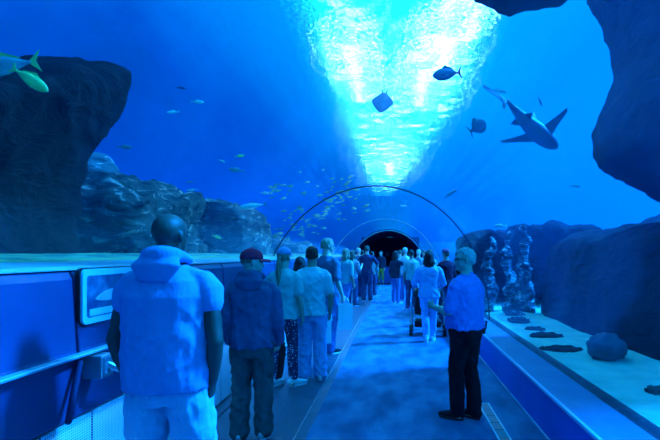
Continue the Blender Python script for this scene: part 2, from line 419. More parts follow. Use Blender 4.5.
# ------------------------------------------------------------------ people
def skin_tone(k): return M[k]
def sl(a, b, t): return a+(b-a)*t
class Person:
    """local frame: x right, y forward, z up, feet at z = 0, standing height 1.75"""
    def __init__(s, px, feet_py, H, heading=0, build=1.0, belly=0.0, head_yaw=0, head_pitch=0, skin='skin_light', arms=None, legs=None, lean=0, vox=.008, Y=None, shw=None):
        s.Y = Y or CH*FPX/(feet_py-VY); s.X = (px-VX)/FPX*s.Y
        s.k = H/1.75*(1.035 if s.Y > 11 else 1); s.w = build; s.belly = belly; s.vox = vox; s.skin = skin
        s.root = empty('person', (s.X, s.Y, 0), -math.radians(heading)); s.root.scale = (s.k,)*3
        s.lean = lean
        s.hr = Euler((-math.radians(head_pitch), 0, -math.radians(head_yaw))).to_matrix()
        s.hc = Vector((0, .015+lean*.15, 1.60))          # head pivot (centre of the skull base)
        sw = shw or .168*s.w
        s.sh = {-1: Vector((-sw, lean*.13, 1.392)), 1: Vector((sw, lean*.13, 1.392))}
        # arms: side -> (elbow offset from shoulder, wrist offset from shoulder, finger curl)
        d = {-1: ((-.045, -.03, -.29), (-.05, .05, -.54), .5), 1: ((.045, -.03, -.29), (.05, .05, -.54), .5)}
        d.update(arms or {}); s.arms = d
        s.legs = {-1: (-.11, 0.0), 1: (.11, 0.0)}; s.legs.update(legs or {})
    def spine(s, z):   # forward shift with height
        return s.lean*.13*max(0, (z-.95)/.46)
    def hd(s, p): return s.hc + s.hr @ Vector(p)
    def torso(s, mb, off=0.0, z0=.84, hem=None, zt=1.515, n=24):
        w, b = s.w, s.belly
        prof = [(.78,.135,.105,0),(.86,.158,.118,0),(.94,.160+.02*b,.115+.03*b,.01*b),(1.04,.146+.05*b,.102+.07*b,.03*b),(1.14,.146+.05*b,.102+.075*b,.035*b),
                (1.24,.158+.03*b,.110+.04*b,.02*b),(1.33,.166+.015*b,.112+.02*b,0),(1.375,.166,.104,-.004),(1.41,.148,.090,-.008),(1.44,.118,.076,-.012),(1.465,.090,.066,-.014),(1.49,.070,.060,-.012),(1.51,.062,.056,-.010)]
        rr = []
        for z, hx, hy, cy in prof:
            if z < z0 or z > zt: continue
            o = off*(1 if z < 1.42 else .7)
            if hem and z < z0+.15: o += hem*(1-(z-z0)/.15)
            cy += s.spine(z)
            ring = []
            for j in range(n):
                a = 2*PI*j/n; ca, sa = math.cos(a), math.sin(a); e = .85
                ring.append(Vector(((hx*w+o)*math.copysign(abs(ca)**e, ca), cy+(hy*(.55+.45*w)+o)*math.copysign(abs(sa)**e, sa), z)))
            rr.append(ring)
        mb.rings(rr)
    def arm_pts(s, sd):
        S = s.sh[sd]; e, wr, curl = s.arms[sd]
        return S, S+Vector(e), S+Vector(wr)
    def sleeve(s, mb, sd, frac, off=.012):
        """frac: 1 = to the elbow, 2 = to the wrist"""
        S, E, W = s.arm_pts(sd); w = .75+.25*s.w
        inner = Vector((S.x*.45, S.y, S.z+.022)); pts = [inner, S+Vector((-.02*sd,0,.0)), S+(E-S)*.12+Vector((.004*sd,0,0))]; rad = [.058*w+off*.4, .056*w+off*.6, .056*w+off*.8]
        f = min(frac, 1)
        for t in (.35, .7, 1.0):
            if t > f: break
            pts.append(S.lerp(E, t)); rad.append(sl(.053, .042, t)*w+off*(.9+.1*t))
        if frac < 1: pts.append(S.lerp(E, frac)); rad.append(.046*w+off*1.05)
        if frac > 1:
            for t in (.4, .75, 1.0):
                if t > frac-1+.01: break
                pts.append(E.lerp(W, t)); rad.append(sl(.043, .032, t)*w+off)
        mb.tube(pts, rad, 14)
    def hand(s, mb, W, E, sd, curl, big):
        d = (W-E).normalized()
        side = Vector((sd, 0, 0)); side = (side-d*side.dot(d)); side = side.normalized() if side.length > .1 else Vector((0,1,0))
        fw = d.cross(side)*(-1 if sd > 0 else 1)            # thumb direction
        if fw.y < 0 and abs(fw.y) > .3: fw = -fw
        palm = W+d*.05
        mb.tube([W+d*-.02, W+d*.03, W+d*.085], [(.026,.024), (.036,.018), (.040,.015)], 10, up=side)
        fl = [.068,.078,.072,.056]; r = .0095 if big else .011
        for q in range(4):
            b0 = W+d*.08+fw*(.030-.020*q)
            a1 = math.radians(25+45*curl+4*q); a2 = math.radians(45+80*curl)
            l = fl[q]; inn = -side
            p1 = b0+(d*math.cos(a1*.5)+inn*math.sin(a1*.5))*l*.45
            p2 = p1+(d*math.cos(a1)+inn*math.sin(a1))*l*.32
            p3 = p2+(d*math.cos(a2)+inn*math.sin(a2))*l*.28
            mb.tube([b0-d*.02, p1, p2, p3], [r*1.05, r, r*.92, r*.8], 8)
        t0 = W+d*.02+fw*.022; t1 = t0+(d*.6+fw*.8-side*.15).normalized()*.038; t2 = t1+(d*.9+fw*.35-side*.3).normalized()*.030
        mb.tube([t0, t1, t2], [r*1.35, r*1.15, r*.95], 8)
    def leg_pts(s, sd):
        fx, fy = s.legs[sd]; hip = Vector((sd*.085*s.w, 0, .90)); ank = Vector((fx, fy, .085))
        knee = hip.lerp(ank, .5)+Vector((0, .025+abs(fy)*.12, .02)); return hip, knee, ank
    def body(s):
        mb = MB(); w = .8+.2*s.w
        s.torso(mb, -.004, .78)
        mb.tube([(0, s.spine(1.4)-.012, 1.42), (0, s.spine(1.5)-.01, 1.50), s.hd((0,-.012,-.01))], [.068*w, .062*w, .060*w], 14)
        # head: skull, jaw, face
        q = s.hr
        fat = 1+.12*(s.w-1)
        mb.ell(s.hd((0,-.008,.065)), (.076*fat,.097,.088), 20, 14, rot=q)
        mb.tube([s.hd((0,.018,.04)), s.hd((0,.030,-.015)), s.hd((0,.042,-.052))], [(.066*fat,.072), (.058*fat,.056), (.034,.034)], 16)
        mb.tube([s.hd((0,.080,.055)), s.hd((0,.098,.025)), s.hd((0,.104,.008))], [.009, .013, .015], 8)      # nose
        mb.tube([s.hd((-.045,.070,.062)), s.hd((0,.086,.066)), s.hd((.045,.070,.062))], .011, 8)               # brow
        mb.tube([s.hd((-.022,.080,-.022)), s.hd((0,.091,-.021)), s.hd((.022,.080,-.022))], .009, 8)            # lips
        mb.ell(s.hd((0,.076,-.056)), (.022,.018,.016), 10, 8, rot=q)                                          # chin
        for sd in (-1, 1):
            mb.ell(s.hd((sd*.079*fat,-.010,.028)), (.010,.018,.031), 10, 8, rot=q)                            # ears
            S, E, W = s.arm_pts(sd); curl = s.arms[sd][2]
            mb.tube([Vector((S.x*.6, S.y, S.z-.01)), S, S.lerp(E,.4), E, E.lerp(W,.35), W], [.050*w,.052*w,.047*w,.040*w,.041*w,.026*w], 12)
            s.hand(mb, W, E, sd, curl, s.vox < .009)
            h, k, a = s.leg_pts(sd)
            mb.tube([h+Vector((0,0,.04)), h.lerp(k,.35), k, k.lerp(a,.35)+Vector((0,-.012,0)), a], [.085*w,.078*w,.054*w,.052*w,.034], 12)
            mb.tube([a+Vector((0,-.045,-.045)), a+Vector((0,.03,-.04)), a+Vector((0,.13,-.055))], [(.030,.028),(.036,.030),(.034,.018)], 10)
        o = build('body', mb, [M[s.skin], M['eye']], s.root, voxel=s.vox, it=3)
        # eyes joined to the one body mesh
        bm = bmesh.new(); bm.from_mesh(o.data)
        for sd in (-1, 1):
            r = bmesh.ops.create_uvsphere(bm, u_segments=10, v_segments=8, radius=.0105)
            c = s.hd((sd*.030,.0775,.043))
            fs = set()
            for v in r['verts']:
                v.co += c; fs.update(v.link_faces)
            for f in fs: f.material_index = 1; f.smooth = True
        bm.to_mesh(o.data); bm.free()
        s.bodyo = o; return s
    def piece(s, name, mb, m, it=3, vox=None, fold=.0, parent=None):
        disp = None
        if fold:
            sd = random.random()*9
            def disp(p):
                w1 = noise.noise(Vector((p.x*4, p.y*4, p.z*4+sd)))*.5
                a = noise.noise(Vector((p.x*9+w1+p.z*5, p.y*9, p.z*3.5+w1+sd))); b_ = noise.noise(Vector((p.x*7-p.z*9+w1, p.y*8, p.z*8+sd+4)))
                return fold*(1.7*(.45-abs(a)*1.6)+1.0*(.4-abs(b_)*1.7)+.5*noise.noise(p*22))*min(1, max(.25, (1.60-p.z)*2.2))
        return build(name, mb, m, parent or s.root, voxel=vox or s.vox, it=it, disp=disp)
    def shirt(s, m, sleeve=.6, hem=.84, off=.016, flare=.01, fold=.008, name='shirt', collar=False, both=None):
        mb = MB(); s.torso(mb, off, hem, flare, 1.50)
        for sd in (-1, 1): s.sleeve(mb, sd, (both or {}).get(sd, sleeve), min(off, .017))
        o = s.piece(name, mb, m, fold=fold)
        if collar:
            mb = MB(); y0 = s.spine(1.47)-.008
            pts = [(.066*math.cos(a), y0+.062*math.sin(a), 1.485-.012*math.sin(a)) for a in np.linspace(-PI*1.42, PI*.42, 16)]
            mb.tube(pts, (.0075 if s.vox < .009 else .012, .020), 8, up=(0,0,1)); build('collar', mb, m, o, smooth=True)
        return o
    def hood(s, m, parent, size=1.0, dz=0):
        mb = MB(); y0 = s.spine(1.45); k = size
        pts = [(.090*k*math.cos(a), y0-.005+.080*k*math.sin(a), 1.492-.020*math.sin(a)) for a in np.linspace(-PI*1.40, PI*.40, 18)]
        rads = [.022+.022*k*max(0, -math.sin(a))**1 for a in np.linspace(-PI*1.40, PI*.40, 18)]
        mb.tube(pts, rads, 12)
        mb.tube([(0, y0-.070*k, 1.515), (0, y0-.112*k, 1.455), (0, y0-.120*k, 1.385)], [(.080*k,.030), (.118*k,.030), (.075*k,.014)], 16, up=(0,1,0))
        mb.xf(Matrix.Translation((0,0,dz)))
        return s.piece('hood', mb, m, it=9, fold=.005, parent=parent)
    def trousers(s, m, slim=1.0, fold=.007, name='trousers', length=1.0, off=.014, waist=.985):
        mb = MB(); s.torso(mb, off*.7, .78, 0, waist)
        w = .82+.18*s.w
        for sd in (-1, 1):
            h, k, a = s.leg_pts(sd); e = k.lerp(a, length)+Vector((0,0,.005 if length == 1 else 0))
            o = off*slim
            mb.tube([h+Vector((0,0,.02)), h.lerp(k,.35), k, k.lerp(e,.4)+Vector((0,-.012,0)), e], [.088*w+o*.6,.082*w+o,.058*w+o*1.2,.055*w+o*1.3,.040*w+o*2.0], 16)
        return s.piece(name, mb, m, fold=fold)
    def shoes(s, m, sole='sole', turn=None):
        for sd in (-1, 1):
            h, k, a = s.leg_pts(sd); t = math.radians((turn or {}).get(sd, -sd*8))
            R = Matrix.Rotation(t, 3, 'Z')
            f = lambda p: Vector((a.x, a.y, 0))+R @ Vector(p)
            mb = MB(); mb.tube([f((0,-.055,.060)), f((0,.0,.062)), f((0,.07,.052)), f((0,.15,.042)), f((0,.185,.038))], [(.036,.042),(.040,.050),(.043,.036),(.044,.026),(.036,.020)], 14, up=(0,0,1))
            mb.tube([f((0,-.015,.07)), f((0,-.02,.12))], [(.044,.046),(.042,.044)], 12)
            o = s.piece('shoe', mb, m, it=2)
            mb = MB(); rr = []
            for z in (0, .022):
                ring = []
                for j in range(20):
                    an = 2*PI*j/20; y = math.sin(an); ring.append(f((.047*math.cos(an)*(1+.10*y), .065+.138*y, z)))
                rr.append(ring)
            mb.rings(rr); build('sole', mb, M[sole], o, bevel=.003)
    def hair(s, m, kind='short', parent=None):
        mb = MB(); fat = 1+.12*(s.w-1)
        def fn(p):
            zl = -.02 if kind in ('short', 'thin') else -.09
            front = p.y > .030 and p.z < .045
            low = p.z < zl and p.y > -.2
            side = p.y > -.015 and p.z < .012
            if front or side or (kind in ('short','thin') and p.z < -.045): return p*.80
            return p*(1+.035*noise.noise(p*38)+ (.03*noise.noise(p*90) if kind != 'thin' else 0))
        mb.ell(s.hd((0,-.010,.070)), (.084*fat,.107,.098) if kind != 'thin' else (.080*fat,.102,.091), 30, 22, rot=s.hr, fn=fn)
        if kind == 'short': mb.tube([s.hd((-.05,-.062,.03)), s.hd((0,-.085,.02)), s.hd((.05,-.062,.03))], [.030,.034,.030], 10)
        if kind in ('long', 'bob'):
            L_ = .30 if kind == 'long' else .14
            y0 = -.055
            mb.tube([s.hd((0,-.03,.08)), s.hd((0,y0,.02)), s.hd((0,y0-.025,-.06)), s.hd((.005,y0-.035,-.06-L_*.45)), s.hd((-.005,y0-.05,-.06-L_))], [(.080,.05), (.088,.055), (.096,.045), (.092,.032), (.045,.014)], 22, up=(0,1,0))
            for sd in (-1,1):
                mb.tube([s.hd((sd*.066,.015,.09)), s.hd((sd*.083,.005,.01)), s.hd((sd*.090,-.015,-.07)), s.hd((sd*.095,-.02,-.07-L_*.6))], [.020,.026,.026,.012], 10)
        o = build('hair', mb, m, parent or s.root, voxel=max(s.vox*.8,.006), it=2, disp=lambda p: .006*noise.noise(Vector((p.x*55, p.y*55, p.z*14))))
        if kind == 'pony': s.ponytail(m, o)
        return o
    def ponytail(s, m, parent):
        mb = MB(); mb.tube([s.hd((0,-.09,.045)), s.hd((0,-.128,.03)), s.hd((.005,-.135,-.05)), s.hd((.0,-.135,-.16)), s.hd((.006,-.13,-.27)), s.hd((0,-.125,-.34))], [.018,.026,.034,.034,.026,.008], 14)
        build('ponytail', mb, m, parent, voxel=.007, it=2, disp=lambda p: .006*noise.noise(Vector((p.x*70, p.y*70, p.z*9))))
    def cap(s, m, brim=True):
        mb = MB(); fat = 1+.12*(s.w-1)
        mb.ell(s.hd((0,-.008,.085)), (.087*fat,.108,.088), 28, 20, rot=s.hr, fn=lambda p: p*.78 if p.z < -.018 else p)
        o = build('cap', mb, m, s.root, voxel=.006, it=2)
        mb = MB(); rr = []
        for i in range(7):
            t = i/6; hw = .076*math.sqrt(max(.02, 1-(t*.93)**2)); y = .070+.098*t
            up_ = [s.hd((hw*x, y-.030*x*x*(1-t), .078-.012*t-.022*x*x)) for x in np.linspace(-1,1,11)]
            dn = [s.hd((hw*x, y-.030*x*x*(1-t), .073-.012*t-.022*x*x)) for x in np.linspace(1,-1,11)]
            rr.append(up_+dn)
        mb.rings(rr); build('brim', mb, m, o, smooth=True)
        mb = MB(); mb.ell(s.hd((0,-.008,.175)), (.009,.009,.005), 10, 6); build('button', mb, m, o, smooth=True)
        return o
    def glasses(s):
        mb = MB()
        for sd in (-1,1):
            c = s.hd((sd*.033,.100,.040)); pts = [c+s.hr @ Vector((.024*math.cos(a), 0, .019*math.sin(a))) for a in np.linspace(0, 2*PI, 15)]
            mb.tube(pts, .0028, 6, cap=False)
            mb.tube([s.hd((sd*.057,.098,.045)), s.hd((sd*.088,.055,.045)), s.hd((sd*.091,-.01,.040))], .0028, 6)
        mb.tube([s.hd((-.010,.102,.044)), s.hd((.010,.102,.044))], .0028, 6)
        build('glasses', mb, M['black'], s.root, smooth=True)
    def tag(s, label, group=None):
        tag(s.root, label, 'person', group); return s
    def wpos(s, p): # local -> world
        bpy.context.view_layer.update(); return s.root.matrix_world @ Vector(p)

def C(n, c, c2=None, **k): M[n] = cloth(n, c, c2, **k); return M[n]
C('tee_pale', (.15,.27,.50), (.17,.30,.54), folds=.5); C('jogger_pale', (.26,.42,.55), (.30,.48,.62))
C('hoodie_navy', (.045,.085,.16), (.06,.11,.2)); C('cargo_green', (.05,.075,.075), (.07,.10,.095)); C('cap_maroon', (.85,.02,.06), (.9,.03,.08), folds=.1)
C('cap_blue', (.12,.28,.5), (.15,.33,.58), folds=.1); C('tee_teal', (.26,.52,.50), (.3,.58,.55)); C('tee_light', (.38,.62,.66), (.42,.68,.72)); C('jeans_pale', (.22,.40,.70), (.34,.52,.85), fs=9)
C('jeans_mid', (.08,.16,.38), (.12,.22,.46), fs=9); C('jeans_dark', (.03,.05,.12), (.05,.08,.18), fs=9); C('shirt_slate', (.07,.13,.20), (.09,.16,.24)); C('shirt_navy', (.02,.035,.10), (.03,.05,.13))
C('top_dark', (.025,.03,.06), (.04,.045,.08)); C('shirt_maroon', (.14,.015,.04), (.18,.02,.05)); C('polo_blue', (.09,.22,.62), (.12,.27,.70)); C('slacks_black', (.006,.007,.010), (.012,.014,.02))
C('top_blue', (.20,.40,.68), (.24,.46,.74)); C('shoe_white', (.7,.75,.75), (.8,.85,.85), folds=.1); C('shoe_black', (.015,.015,.02), folds=.1); C('shoe_grey', (.32,.40,.40), (.4,.48,.46), folds=.1)
C('shoe_pink', (.8,.08,.28), folds=.1); C('top_teal', (.16,.40,.42), (.22,.5,.5)); C('skirt_plum', (.08,.02,.07)); C('mustard', (.30,.26,.05)); C('cap_pink', (.36,.10,.22), folds=.1)
def patterned(name, c1, c2, sc, stripes=False):
    m, nt, out = new_mat(name); b = N(nt, 'ShaderNodeBsdfPrincipled', Roughness=.85); v = coords(nt, (1,1,1))
    if stripes:
        t = N(nt, 'ShaderNodeTexWave', Scale=sc); t.bands_direction = 'Z'; L(nt, v, t.inputs['Vector']); f = t.outputs['Fac']; st = [(.45,c1),(.55,c2)]
    else:
        t = N(nt, 'ShaderNodeTexVoronoi', Scale=sc); L(nt, v, t.inputs['Vector']); f = t.outputs['Distance']; st = [(.20,c2),(.32,c1)]
    L(nt, ramp(nt, f, st), b.inputs['Base Color']); L(nt, b.outputs[0], out.inputs[0]); M[name] = m; return m
patterned('leggings_spotted', (.02,.03,.10), (.5,.6,.75), 34); patterned('shirt_striped', (.10,.16,.24), (.42,.52,.6), 9, True); patterned('shirt_check', (.12,.20,.3), (.5,.6,.65), 30)

NEAR, MID, FAR = .0075, .010, .014
# 1 big bald man, hooded tee
p = Person(169, 0, 1.87, heading=4, shw=.208, build=1.12, belly=.8, head_yaw=14, skin='skin_dark', vox=NEAR, Y=2.66,
    arms={-1: ((-.060,-.04,-.29), (-.03,.05,-.53), .5), 1: ((.062,-.05,-.29), (.020,.01,-.50), .6)}, legs={-1: (-.17,0), 1: (.17,.02)}).body()
sh = p.shirt(M['tee_pale'], sleeve=.36, hem=.86, off=.030, flare=.012, fold=.005, name='hooded_tee'); p.hood(M['tee_pale'], sh, 1.12, .030)
p.trousers(M['jogger_pale'], slim=2.2, name='jogger_trousers', off=.016); p.shoes(M['shoe_white'])
p.tag('broad bald man from behind in a pale short-sleeved hooded top and pale joggers')
# 2 man in maroon cap
p = Person(252, 440, 1.68, heading=-4, build=1.08, head_yaw=62, skin='skin_light', vox=NEAR,
    arms={1: ((.055,-.02,-.28), (.045,.09,-.49), .8), -1: ((-.055,-.03,-.28), (-.04,.08,-.48), .6)}, legs={-1: (-.11,-.02), 1: (.10,.03)}).body()
sh = p.shirt(M['hoodie_navy'], sleeve=2, hem=.84, off=.030, flare=-.004, fold=.010, name='hoodie'); p.hood(M['hoodie_navy'], sh, 1.15, .02)
p.trousers(M['cargo_green'], slim=1.6, fold=.010); p.shoes(M['shoe_grey']); p.hair(M['hair_brown'], 'thin'); p.cap(M['cap_maroon'])
p.tag('man in a maroon baseball cap, dark blue hoodie and dark trousers looking to the side')
S_, E_, W_ = p.arm_pts(1); hp = p.wpos(W_+(W_-E_).normalized()*.10)
mb = MB(); mb.tube([(0,0,.02),(0,0,-.20),(0,0,-.235)], [.030,.030,.026], 16); bo = build('drink_bottle', mb, M['black'], None, smooth=True); bo.location = hp+Vector((.03,.02,-.02)); bo.rotation_euler = (0,.12,0)
mb = MB(); mb.cyl((0,0,.04),(0,0,.075),.018,14); mb2 = build('lid', mb, M['rubber'], bo, smooth=False)
tag(bo, 'dark slim drink bottle hanging from the hand of the man in the maroon cap', 'bottle')
# 3 woman, blue cap, ponytail
p = Person(284, 386, 1.72, heading=12, build=1.0, head_yaw=8, skin='skin_light', vox=NEAR, arms={1: ((.06,-.02,-.28), (.06,.05,-.50), .6)}, legs={-1: (-.12,-.03), 1: (.12,.02)}).body()
p.shirt(M['tee_teal'], sleeve=.75, hem=.86, off=.020, flare=.012, fold=.008, name='tee_shirt'); p.trousers(M['leggings_spotted'], slim=.7, fold=.003, name='leggings', length=.9)
p.shoes(M['shoe_white'], turn={1: -35, -1: -10}); h = p.hair(M['hair_blond'], 'pony'); p.cap(M['cap_blue'])
p.tag('woman in a blue cap with a long ponytail, pale teal tee shirt and spotted leggings')
# 4 man white tee, pale jeans
p = Person(312, 380, 1.74, heading=-6, build=1.04, skin='skin_tan', vox=NEAR, arms={1: ((.07,-.04,-.28), (.06,.06,-.51), .5)}, legs={-1: (-.10,.0), 1: (.11,.0)}).body()
p.shirt(M['tee_light'], sleeve=.8, hem=.86, off=.022, flare=.012, fold=.009, name='tee_shirt'); p.trousers(M['jeans_pale'], slim=1.8, fold=.009, name='jeans')
p.shoes(M['shoe_white'], turn={-1: 45, 1: 0}); p.hair(M['hair_dark'], 'short')
p.tag('dark-haired man in a pale tee shirt, light jeans and white trainers seen from behind')
# 5 woman between
p = Person(300, 368, 1.60, heading=-5, skin='skin_tan', vox=MID, Y=7.3).body(); p.shirt(M['top_dark'], 1.9); p.trousers(M['jeans_dark'], 1); p.shoes(M['shoe_black']); p.hair(M['hair_dark'], 'bob')
p.tag('dark-haired person half hidden between the ponytail woman and the man in light jeans')
# 6 tall man in profile
p = Person(327, 353, 1.90, heading=38, build=1.12, head_yaw=30, head_pitch=4, skin='skin_light', vox=NEAR, arms={1: ((.08,-.05,-.27), (.09,.05,-.50), .8), -1: ((-.07,-.02,-.28), (-.06,.08,-.5), .5)}, legs={-1: (-.11,.06), 1: (.11,-.05)}).body()
p.shirt(M['shirt_slate'], sleeve=.85, hem=.84, off=.022, flare=.01, fold=.009); p.trousers(M['jeans_mid'], 1.6, name='jeans'); p.shoes(M['shoe_black']); p.hair(M['hair_blond'], 'short')
p.tag('tall man in a slate blue shirt turned sideways, holding a white paper bag')
S_, E_, W_ = p.arm_pts(1); hp = p.wpos(W_+(W_-E_).normalized()*.12)
def paper_bag(loc, w_, h_, d_, rz, label, m):
    r = empty('shopping_bag', loc, rz); mb = MB()
    mb.add([(x*w_/2*s1, y*d_/2*s1, z) for z, s1 in ((-.12-h_, .94), (-.12, 1)) for x, y in ((-1,-1),(1,-1),(1,1),(-1,1))], [(3,2,1,0),(0,1,5,4),(1,2,6,5),(2,3,7,6),(3,0,4,7)])
    mb.add([(x*w_/2*.985*s1, y*d_/2*.96*s1, z) for z, s1 in ((-.12-h_+.004, .94), (-.12, 1)) for x, y in ((-1,-1),(1,-1),(1,1),(-1,1))], [(0,1,2,3),(4,5,1,0),(5,6,2,1),(6,7,3,2),(7,4,0,3)])
    build('bag_body', mb, m, r)
    for y in (-d_/2, d_/2):
        mb = MB(); mb.tube([(-.06,y,-.14),(-.05,y*.6,-.05),(0,y*.2,-.01),(.05,y*.6,-.05),(.06,y,-.14)], .004, 6); build('handle', mb, m, r, smooth=True)
    return tag(r, label, 'bag')
M['paper'] = mat('paper_white', (.75,.92,.88), rough=.7)
paper_bag(P(345.5, 304, 7.95)+Vector((0,0,.12)), .24, .42, .10, .1, 'white paper shopping bag in the hand of the tall man in slate blue', M['paper'])
paper_bag(P(328, 318, 7.6)+Vector((0,0,.10)), .10, .38, .07, .3, 'narrow pale carrier bag hanging beside the light jeans', M['paper'])
# 7 woman with strap
p = Person(346, 317, 1.72, heading=35, skin='skin_tan', vox=MID, arms={-1: ((-.08,.06,-.27), (-.02,.22,-.20), .6)}, legs={1: (.08,-.32), -1: (-.1,.1)}).body()
sh = p.shirt(M['top_teal'], 1.3, fold=.006); p.trousers(M['jeans_mid'], .9, name='jeans'); p.shoes(M['shoe_grey']); p.hair(M['hair_blond'], 'bob')
mb = MB(); mb.tube([(.13,.125,1.2),(.10,.10,1.38),(.05,0,1.475),(-.02,-.10,1.38),(-.10,-.135,1.2),(-.16,-.10,1.02)], (.006,.02), 8, up=(0,0,1)); build('bag_strap', mb, M['black'], p.root, smooth=True)
p.tag('woman in a teal top with a dark shoulder strap, striding beside the white bag')
# 8, 9
p = Person(352, 306, 1.70, heading=25, vox=FAR, skin='skin_light', arms={1: ((.08,.06,-.26), (.05,.25,-.12), .6)}).body(); p.shirt(M['shirt_striped'], 1.2, name='striped_shirt'); p.trousers(M['jeans_dark'], 1.2, name='jeans'); p.shoes(M['shoe_black']); p.hair(M['hair_brown'], 'long')
p.tag('woman in a striped grey shirt beside the left railing, hands raised to her face')
p = Person(358.5, 300, 1.80, heading=20, vox=FAR, skin='skin_light').body(); p.shirt(M['shirt_check'], 1.8, name='checked_shirt'); p.trousers(M['jeans_dark'], 1.2, name='jeans'); p.shoes(M['shoe_white']); p.hair(M['hair_grey'], 'short')
p.tag('grey-haired man in a pale checked shirt beside the man in the navy tee')
# 10 navy man hands on hips
p = Person(367, 301, 1.86, heading=6, build=1.05, vox=FAR, skin='skin_light', arms={1: ((.19,-.06,-.22), (.08,.03,-.42), .7), -1: ((-.17,-.05,-.23), (-.06,.04,-.44), .7)}).body()
p.shirt(M['shirt_navy'], .85, name='tee_shirt'); p.trousers(M['jeans_dark'], 1.2, name='jeans'); p.shoes(M['shoe_black']); p.hair(M['hair_brown'], 'short')
p.tag('man in a navy tee shirt with both elbows out, at the carpet edge')
# far ones
p = Person(381, 285, 1.74, heading=200, vox=FAR, skin='skin_light').body(); p.shirt(M['top_dark'], 1.9); p.trousers(M['mustard'], 1.0, length=.45, name='shorts'); p.shoes(M['shoe_black']); p.hair(M['hair_brown'], 'short')
p.tag('distant person in a dark top and mustard shorts in front of the dark portal')
p = Person(387.5, 279, 1.70, heading=180, vox=FAR, skin='skin_light').body(); p.shirt(M['top_dark'], 1.9); p.trousers(M['jeans_dark'], 1.0); p.shoes(M['shoe_black']); p.hair(M['hair_blond'], 'thin')
p.tag('pale-faced distant person in dark clothes facing out from under the dark portal')
p = Person(395.5, 304, 1.68, heading=50, build=1.08, vox=FAR, skin='skin_light', arms={1: ((.10,.20,-.10), (.10,.46,-.02), .3)}).body(); p.shirt(M['top_dark'], 1.9); p.trousers(M['jeans_mid'], .9, name='jeans'); p.shoes(M['shoe_white']); p.hair(M['hair_dark'], 'long')
p.tag('long-haired woman in a dark jacket stretching one arm out to point')
p = Person(405, 302, 1.80, heading=10, vox=FAR, skin='skin_light').body(); p.shirt(M['tee_light'], .8, name='tee_shirt'); p.trousers(M['jeans_mid'], 1.2, name='jeans'); p.shoes(M['shoe_white']); p.hair(M['hair_grey'], 'short')
p.tag('grey-haired man in a pale tee shirt behind the pointing woman')
p = Person(411.5, 309, 1.70, heading=-10, vox=FAR, skin='skin_tan', arms={1: ((.08,.10,-.24), (.0,.25,-.05), .6)}).body(); p.shirt(M['top_teal'], .8); p.trousers(M['jeans_dark'], 1.0, name='jeans'); p.shoes(M['shoe_pink']); p.hair(M['hair_dark'], 'short')
p.tag('dark-haired person in a teal top and pink shoes next to the stroller woman')
p = Person(418.5, 300, 1.74, heading=10, vox=FAR, skin='skin_light', arms={1: ((.10,.16,-.12), (.02,.20,.14), .6)}).body(); p.shirt(M['shirt_check'], 1.2, name='checked_shirt'); p.trousers(M['jeans_mid'], 1.2, name='jeans'); p.shoes(M['shoe_black']); p.hair(M['hair_grey'], 'short')
p.tag('person with one hand raised beside the head of the stroller woman')
# stroller woman
p = Person(429, 341, 1.70, heading=4, build=1.12, vox=MID, skin='skin_tan', arms={1: ((.10,.02,-.27), (.03,.24,-.33), .8), -1: ((-.11,.02,-.27), (-.06,.24,-.33), .8)}, legs={-1: (-.05,-.12), 1: (.07,.06)}).body()
p.shirt(M['top_blue'], 1.95, hem=.84, flare=.02, fold=.009, off=.022, name='long_sleeved_top'); p.trousers(M['jeans_pale'], .8, name='jeans'); p.shoes(M['shoe_white']); p.hair(M['hair_dark'], 'long')
p.tag('long-haired woman in a light blue top and pale jeans pushing a stroller'); SW = p
# maroon shirt person
p = Person(446, 332, 1.70, heading=-30, build=1.05, vox=MID, skin='skin_light', Y=11.2).body(); p.shirt(M['shirt_maroon'], .9); p.trousers(M['jeans_dark'], 1.2); p.shoes(M['shoe_black']); p.hair(M['hair_brown'], 'short'); p.cap(M['cap_pink'])
p.tag('person in a pinkish cap and maroon shirt beyond the shoulder of the grey-haired man')
# grey-haired man right
p = Person(466, 419, 1.70, heading=-52, build=1.20, belly=.5, head_yaw=-36, skin='skin_light', vox=NEAR,
    arms={-1: ((-.05,.05,-.28), (.03,.28,-.24), .4), 1: ((.06,.0,-.29), (-.06,.22,-.26), .5)}, legs={-1: (-.07,.07), 1: (.07,-.06)}).body()
p.shirt(M['polo_blue'], sleeve=.85, hem=.88, off=.024, flare=.016, fold=.010, name='polo_shirt', collar=True); p.trousers(M['slacks_black'], slim=1.2, fold=.006); p.shoes(M['shoe_black'], sole='rubber')
p.hair(M['hair_grey'], 'short'); p.glasses()
mb = MB(); mb.box(-.035,.035,-.012,.012,-.07,.05); mb.box(-.03,.03,-.02,.006,-.02,.07)
hol = build('phone_holster', mb, M['black'], p.root, bevel=.005); hol.location = (.20,-.10,.93); hol.rotation_euler = (.2,.1,.9)
p.tag('grey-haired man with glasses in a bright blue polo shirt and black trousers, seen from behind')
# people lost in the far crowd
for i, (px, fy, H, hd_, c, hr_, lb) in enumerate([(372, 296, 1.68, 10, 'top_teal', 'hair_dark', 'person in a teal top just behind the man in the navy tee shirt'), (362, 297, 1.72, -5, 'top_dark', 'hair_dark', 'dark-clothed person behind the man in the checked shirt'),
    (424, 297, 1.72, 0, 'shirt_navy', 'hair_brown', 'navy-clothed person behind the long hair of the stroller woman'), (400, 292, 1.75, 0, 'shirt_slate', 'hair_brown', 'slate-clothed person far behind the outstretched pointing arm'),
    (430, 306, 1.73, -10, 'top_teal', 'hair_brown', 'brown-haired person in teal beyond the shoulder of the stroller woman')]):
    p = Person(px, fy, H, heading=hd_, vox=.016, skin='skin_light').body(); p.shirt(M[c], 1.5); p.trousers(M['jeans_dark'], 1.1); p.shoes(M['shoe_black']); p.hair(M[hr_], 'short'); p.tag(lb)
